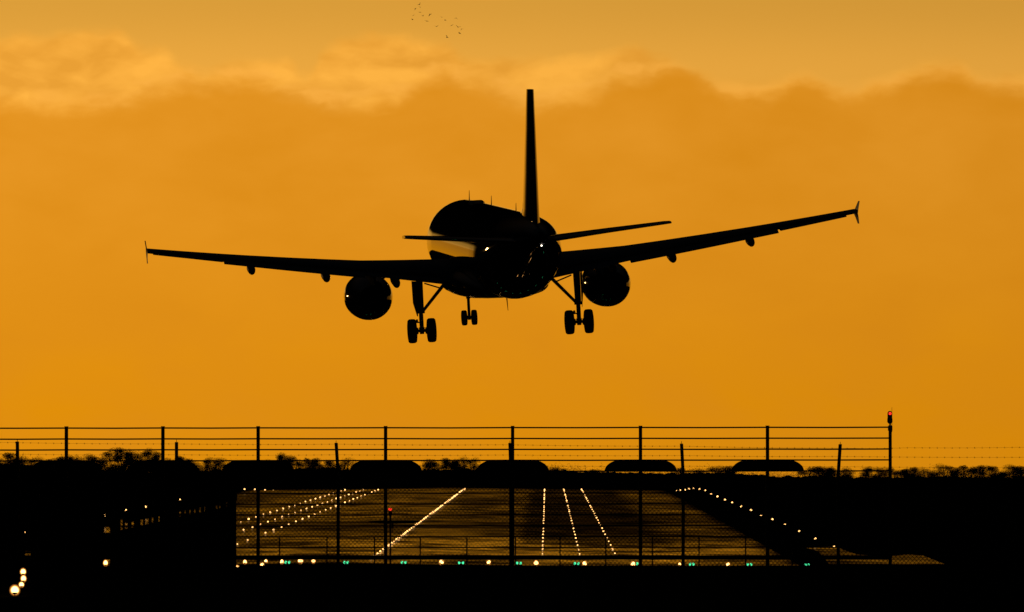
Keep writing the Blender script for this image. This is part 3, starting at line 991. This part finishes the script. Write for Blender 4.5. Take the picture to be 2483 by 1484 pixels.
# flush lamps in the runway surface
inset = lamp_mesh('runway_lamp', M_LAMPS, 0)
ui = [0]
def row(p0, p1, n, text, group, rpx=2.1):
    a, c = ground_hit(*p0), ground_hit(*p1)
    for i in range(n):
        t = i / (n - 1)
        X = a.x + (c.x - a.x) * t; Y = a.y + (c.y - a.y) * t
        r = rpx * mpp(Y) * rnd.uniform(0.7, 1.15) * (1.0 + 0.35 * (1 - t))
        place_lamp(inset, ui, (X, Y, gz(X, Y) + 0.02 + r * 0.9), r, 'white runway lamp, %s from the near end of %s' % (nth(i + 1), text), 'lamp', group)
row((900, 1357), (1128, 1186.5), 61, 'the dense bright centre line', 'centre line lamps', 1.9)
row((1315.5, 1344), (1320.5, 1188.5), 30, 'the upright dotted line', 'lamps of the upright dotted line', 1.45)
row((1405.5, 1345), (1367, 1188.5), 30, 'the middle of three dotted lines', 'lamps of the middle dotted line', 1.45)
row((1491, 1344), (1410, 1188.5), 30, 'the rightmost dotted line', 'lamps of the rightmost dotted line', 1.45)
row((583.7, 1267.1), (836.6, 1189.8), 20, 'the upper slanting row left of centre', 'lamps of the upper left row', 1.7)
row((591.3, 1287.2), (881, 1189.6), 23, 'the middle slanting row left of centre', 'lamps of the middle left row', 1.7)
row((576, 1321.5), (917, 1189.4), 26, 'the lowest slanting row left of centre', 'lamps of the lowest left row', 1.7)

# raised lamps along the two runway edges
edge = lamp_mesh('runway_edge_lamp', M_LAMPS, 3.2)
ue = [0]
def c7(x, y): return ((1760 + x * 0.35714) * 0.96992, (1000 + y * 0.35714) * 0.96992)
def c6(x, y): return ((1160 + x * 0.35714) * 0.96992, (1000 + y * 0.35714) * 0.96992)
ER = [c7(*q) for q in ((911, 1028), (779, 970), (667, 918), (566, 873), (478, 835), (399, 805), (329, 771), (261, 746), (199, 718), (146, 697), (95, 676), (50, 655))] + \
     [c6(*q) for q in ((1688, 633), (1648, 624), (1608, 618), (1575, 622), (1547, 629), (1512, 631), (1487, 635))]
for i, (px, py) in enumerate(ER):
    Y = 502 + 34.5 * i
    p = at(px, py, Y)
    p.z = max(p.z, gz(p.x, Y) + 0.10)
    r = (2.5 if i < 12 else 2.0) * mpp(Y)
    if i == len(ER) - 1: r *= 0.6
    place_lamp(edge, ue, p, r, 'white raised lamp on the right runway edge, %s from the near end' % nth(i + 1), 'lamp', 'right edge lamps')
EL = [(59, 1291, 2.8), (253.5, 1250, 3.4), (305.5, 1237, 2.4), (353.5, 1229, 3.3), (436, 1211, 2.2), (592.7, 1185.9, 2.5), (618, 1187, 2.4), (642.5, 1188.8, 2.1), (662.6, 1190, 2.2), (682, 1190.6, 2.2)]
EY = [552, 650, 690, 720, 800, 935, 990, 1025, 1060, 1095]
EYL = [('seen through a slit of the dark screen', 'nearest'), ('seen through the widest gap of the dark screen', 'second'), ('', 'third'), ('', 'fourth'), ('', 'fifth'), ('', 'sixth'), ('', 'seventh'), ('', 'eighth'), ('', 'ninth'), ('', 'farthest')]
for i, (px, py, rp) in enumerate(EL):
    p = at(px, py, EY[i])
    p.z = max(p.z, gz(p.x, EY[i]) + 0.08)
    place_lamp(edge, ue, p, rp * 0.95 * mpp(EY[i]), 'white raised lamp on the left runway edge, %s from the near end' % nth(i + 1), 'lamp', 'left edge lamps')

# bright approach lamps on short stakes before the threshold
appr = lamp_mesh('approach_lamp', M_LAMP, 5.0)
ua = [0]
AP = [(575.5, 1377.5, 5.0, 300, 'lowest of the cluster beside the dark screen'), (594, 1363, 4.2, 395, 'second from the left in the row beside the dark screen'),
      (635.5, 1370.5, 4.4, 330, 'lower one of the close pair left of the green lamps'), (645, 1361, 3.8, 400, 'upper one of the pair left of the green lamps'),
      (683, 1362.5, 5.0, 360, 'touching the left side of the leftmost green pair'), (728.5, 1360, 5.4, 360, 'first to the right of the leftmost green pair'), (760, 1361, 4.6, 380, 'just left of the leaning wire fence post'),
      (1070.5, 1363.5, 5.2, 420, 'first to the right of the red-lamp mast'), (1185, 1364, 4.9, 420, 'just left of the thickest doubled post'), (1300, 1366, 5.0, 420, 'below the upright dotted line'),
      (1417.5, 1367, 5.2, 420, 'touching the right side of a green pair'), (1535, 1368, 4.6, 420, 'left of the rail post, covering part of a green pair'),
      (1648, 1368.5, 3.4, 420, 'half hidden by a wire fence post'), (1765, 1369, 3.6, 420, 'rightmost of the bright threshold row')]
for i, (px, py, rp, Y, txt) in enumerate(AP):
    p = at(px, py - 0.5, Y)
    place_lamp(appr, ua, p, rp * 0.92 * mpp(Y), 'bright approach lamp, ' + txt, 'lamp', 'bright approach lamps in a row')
BK = [(36, 1431, 10.5, 118, 'largest and lowest lamp on the dark bank at bottom left'), (52, 1417.5, 5.5, 122, 'lamp touching the largest lamp on its right, bottom left'),
      (57, 1403, 6.5, 127, 'middle lamp of the upright stack at bottom left'), (56, 1386.5, 7.0, 133, 'topmost lamp of the upright stack at bottom left'),
      (256, 1365, 6.2, 150, 'single bright lamp on the dark bank below the widest slit')]
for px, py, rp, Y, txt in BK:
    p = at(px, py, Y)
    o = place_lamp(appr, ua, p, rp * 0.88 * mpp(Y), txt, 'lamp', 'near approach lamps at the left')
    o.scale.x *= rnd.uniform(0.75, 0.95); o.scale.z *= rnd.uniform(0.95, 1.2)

# green threshold lamps, two lenses on one bar
gb = MB()
d = gb.mi(M_DARK); gg = gb.mi(M_GREEN)
gb.box((-0.18, -0.05, -0.16), (0.18, 0.05, -0.09), d)
gb.box((-0.03, -0.03, -0.6), (0.03, 0.03, -0.16), d)
for q in (-1, 1):
    gb.lathe([(-0.09, 0.03), (-0.055, 0.055), (0.0, 0.068), (0.045, 0.052), (0.065, 0.02)], (q * 0.092, 0, 0), 'Z', 12, gg)
gl = gb.build('threshold_lamp', None)
ug = [0]
GX = [(697, 1363.5), (839, 1363.8), (979, 1363.8), (1118, 1364.8), (1258, 1365.5), (1398, 1366.3), (1541, 1367), (1677.5, 1368), (1817, 1369), (1957, 1370)]
for i, (px, py) in enumerate(GX):
    p = at(px, py - 0.6, 440)
    place_lamp(gl, ug, p, 0.95, 'twin green threshold lamp, %s from the left in the green row' % nth(i + 1), 'lamp', 'green threshold lamps')

# ------------------------------------------------------------------ bare trees on the horizon
def tree_parts(seed):
    """unit tree: height 1, crown half width 1, modelled as an 11 m tree 4 m across"""
    q = random.Random(seed)
    t = MB(); c = MB()
    t.tube((0, 0, 0), (0.05, 0, 5.6), 0.24, 0.17, 7)
    clumps = []
    for k in range(q.randint(20, 26)):
        a = q.uniform(0, 6.283); hz_ = q.uniform(-1, 1)
        rr = math.sqrt(q.random()) * 1.55 * math.sqrt(max(0.2, 1 - hz_ * hz_))
        clumps.append(Vector((rr * math.cos(a), rr * math.sin(a), 7.9 + hz_ * 2.5)))
    for e in clumps:
        p0 = Vector((0.05, 0, q.uniform(4.6, 5.6)))
        m_ = p0.lerp(e, 0.5) + Vector((q.gauss(0, .15), q.gauss(0, .15), 0.25))
        t.tube(p0, m_, 0.10, 0.065, 5); t.tube(m_, e, 0.065, 0.03, 5)
        for _ in range(4):
            d = Vector((q.gauss(0, .4), q.gauss(0, .4), q.gauss(.1, .35)))
            t.tube(e - d * 0.2, e + d, 0.03, 0.012, 4)
        sp = q.uniform(0.45, 0.85)
        for _ in range(int(900 * sp)):
            d = Vector((q.gauss(0, 1), q.gauss(0, 1), q.gauss(0, 1))).normalized()
            p = e + d * (sp * (q.random() ** 0.5) * 1.35)
            d2 = (d * 0.35 + Vector((q.gauss(0, .9), q.gauss(0, .9), q.gauss(0.2, .9)))).normalized() * q.uniform(0.10, 0.30)
            s0 = d2.orthogonal().normalized() * q.uniform(0.014, 0.030)
            c.face([p - s0, p + s0, p + d2])
    zs, xs = 11.0, 1.95
    t.v = [(v[0] / xs, v[1] / xs, v[2] / zs) for v in [tuple(p) for p in t.v]]
    c.v = [(v[0] / xs, v[1] / xs, v[2] / zs) for v in [tuple(p) for p in c.v]]
    e = empty('bare_tree')
    t.build('trunk', M_BARK, e); c.build('crown', M_TWIG, e, smooth=False)
    return e
protos = [tree_parts(s_) for s_ in (3, 8, 21, 34, 55, 70)]
TR = [(20, 1095, 50), (52, 1102, 40), (84, 1110, 40), (112, 1113, 36), (130, 1109, 30), (150, 1106, 32), (172, 1103, 36), (196, 1101, 34), (222, 1104, 38), (245, 1107, 34), (270, 1091, 36), (293, 1084, 46),
      (315, 1094, 28), (336, 1092, 38), (358, 1091, 36), (382, 1093, 20), (410, 1107, 30), (434, 1105, 28), (456, 1110, 28), (480, 1114, 26), (503, 1112, 28), (531, 1108, 34), (558, 1114, 30), (602, 1116, 36), (630, 1117, 30),
      (656, 1111, 26), (682, 1101, 30), (706, 1104, 32), (736, 1108, 30), (764, 1110, 32), (795, 1113, 32), (832, 1107, 38), (866, 1122, 30), (1045, 1112, 30), (1064, 1117, 30), (1085, 1110, 28), (1104, 1112, 28), (1123, 1105, 34), (1146, 1112, 30),
      (1345, 1131, 32), (1374, 1134, 30), (1440, 1138, 32), (1650, 1132, 38), (1704, 1134, 38), (1735, 1131, 42), (1765, 1129, 36), (1960, 1132, 40), (1990, 1130, 46), (2016, 1131, 40), (2046, 1131, 32), (2105, 1134, 38), (2136, 1132, 38),
      (2166, 1132, 36), (2196, 1136, 32), (2219, 1131, 32), (2247, 1131, 36), (2290, 1127, 46), (2318, 1133, 36), (2346, 1126, 42), (2376, 1127, 38), (2401, 1128, 38), (2426, 1138, 30), (2456, 1129, 38), (2480, 1129, 36)]
bays = [(-1, 'left of the first rail post'), (161, 'between the first and second rail posts'), (395, 'between the second and third rail posts'), (626, 'between the third and fourth rail posts'),
        (935, 'between the fourth and fifth rail posts'), (1243, 'between the fifth and sixth rail posts'), (1553, 'between the sixth and seventh rail posts'), (1861, 'between the seventh rail post and the red lamp'), (2159, 'right of the red signal lamp')]
count = {}
for i, (px, py, wd) in enumerate(TR):
    Y = 1885 + rnd.uniform(-14, 14)
    src = protos[i % len(protos)]
    o = src if i < len(protos) else copy_tree(src)
    p = at(px, py, Y); g0 = gz(p.x, Y)
    o.location = (p.x, Y, g0 - 0.2)
    hw = wd * 0.92 * mpp(Y)
    o.scale = (hw, hw, p.z - g0 + 0.2)
    o.rotation_euler = (0, 0, rnd.uniform(0, 6.28))
    bay = [t_ for x, t_ in bays if x <= px][-1]
    count[bay] = count.get(bay, 0) + 1
    tag(o, 'bare tree, %s from the left %s' % (nth(count[bay]), bay), 'tree', 'bare trees along the horizon')

# far wood below the tree tops, one dark mass
TOPS = [(-900, 1124), (0, 1116), (80, 1121), (150, 1127), (300, 1137), (500, 1137), (560, 1131), (700, 1128), (820, 1128), (880, 1134), (1030, 1132), (1100, 1131), (1200, 1132), (1335, 1134), (1450, 1138), (1640, 1141), (1760, 1139),
        (1900, 1149), (2000, 1147), (2100, 1152), (2290, 1148), (2400, 1152), (2483, 1149), (3300, 1155)]
def top_at(px):
    for (a, ya), (b_, yb) in zip(TOPS, TOPS[1:]):
        if px <= b_: return ya + (yb - ya) * (px - a) / (b_ - a)
    return TOPS[-1][1]
wb = MB()
YW = 1905
rows_ = []
NX = 700
for j, (dy, f) in enumerate(((-9, 0.0), (-7, 0.55), (-4, 0.88), (0, 1.0), (5, 0.95), (9, 0.6), (12, 0.0))):
    r_ = []
    for i in range(NX):
        px = -900 + 4200 * i / (NX - 1)
        p = at(px, top_at(px) + 7, YW)
        g0 = gz(p.x, YW) - 0.5
        hgt = p.z - g0 + 0.6 * mnoise.noise(Vector((px * 0.05, 0, 1))) + 0.35 * mnoise.noise(Vector((px * 0.2, j * 0.7, 5)))
        r_.append((p.x, YW + dy + 1.2 * mnoise.noise(Vector((px * 0.07, j, 9))), g0 + hgt * f))
    rows_.append(r_)
wb.loft(rows_, 0, False, False, False)
for k in range(60000):
    px = rnd.uniform(-900, 3300)
    p = at(px, top_at(px) + 6 - abs(rnd.gauss(0, 6.0 + 6.0 * (0.5 + mnoise.noise(Vector((px * 0.022, 3, 8)))))), YW + rnd.uniform(-8, 10))
    d_ = Vector((rnd.gauss(0, .6), rnd.gauss(0, .6), rnd.uniform(-.3, 1))).normalized() * rnd.uniform(0.15, 0.5)
    s0 = d_.orthogonal().normalized() * rnd.uniform(0.02, 0.05)
    p.z -= 0.7
    wb.face([p - s0, p + s0, p + d_])
tag(wb.build('woodland', M_TWIG, smooth=False), 'dark far wood along the horizon below the bare tree tops', 'woodland', None, 'stuff')

# short grass on the lip of the bank
gb_ = MB()
for k in range(9000):
    px = rnd.uniform(-250, 2750)
    Y = 149 + rnd.uniform(-5, 3)
    X = (px - CX) / F * Y
    h = 0.012 + 0.022 * max(0, 0.5 + mnoise.noise(Vector((X * 0.5, 2, 6))) + 0.5 * mnoise.noise(Vector((X * 2.3, 4, 1)))) * rnd.uniform(0.4, 1.3)
    z = gz(X, Y) - 0.01
    a = rnd.uniform(-0.5, 0.5) * h
    gb_.face([(X - 0.006, Y, z), (X + 0.006, Y, z), (X + a, Y + rnd.uniform(-.02, .02), z + 0.01 + h)])
tag(gb_.build('grass', M_GRASS, smooth=False), 'short dark grass along the lip of the bank', 'grass', None, 'stuff')
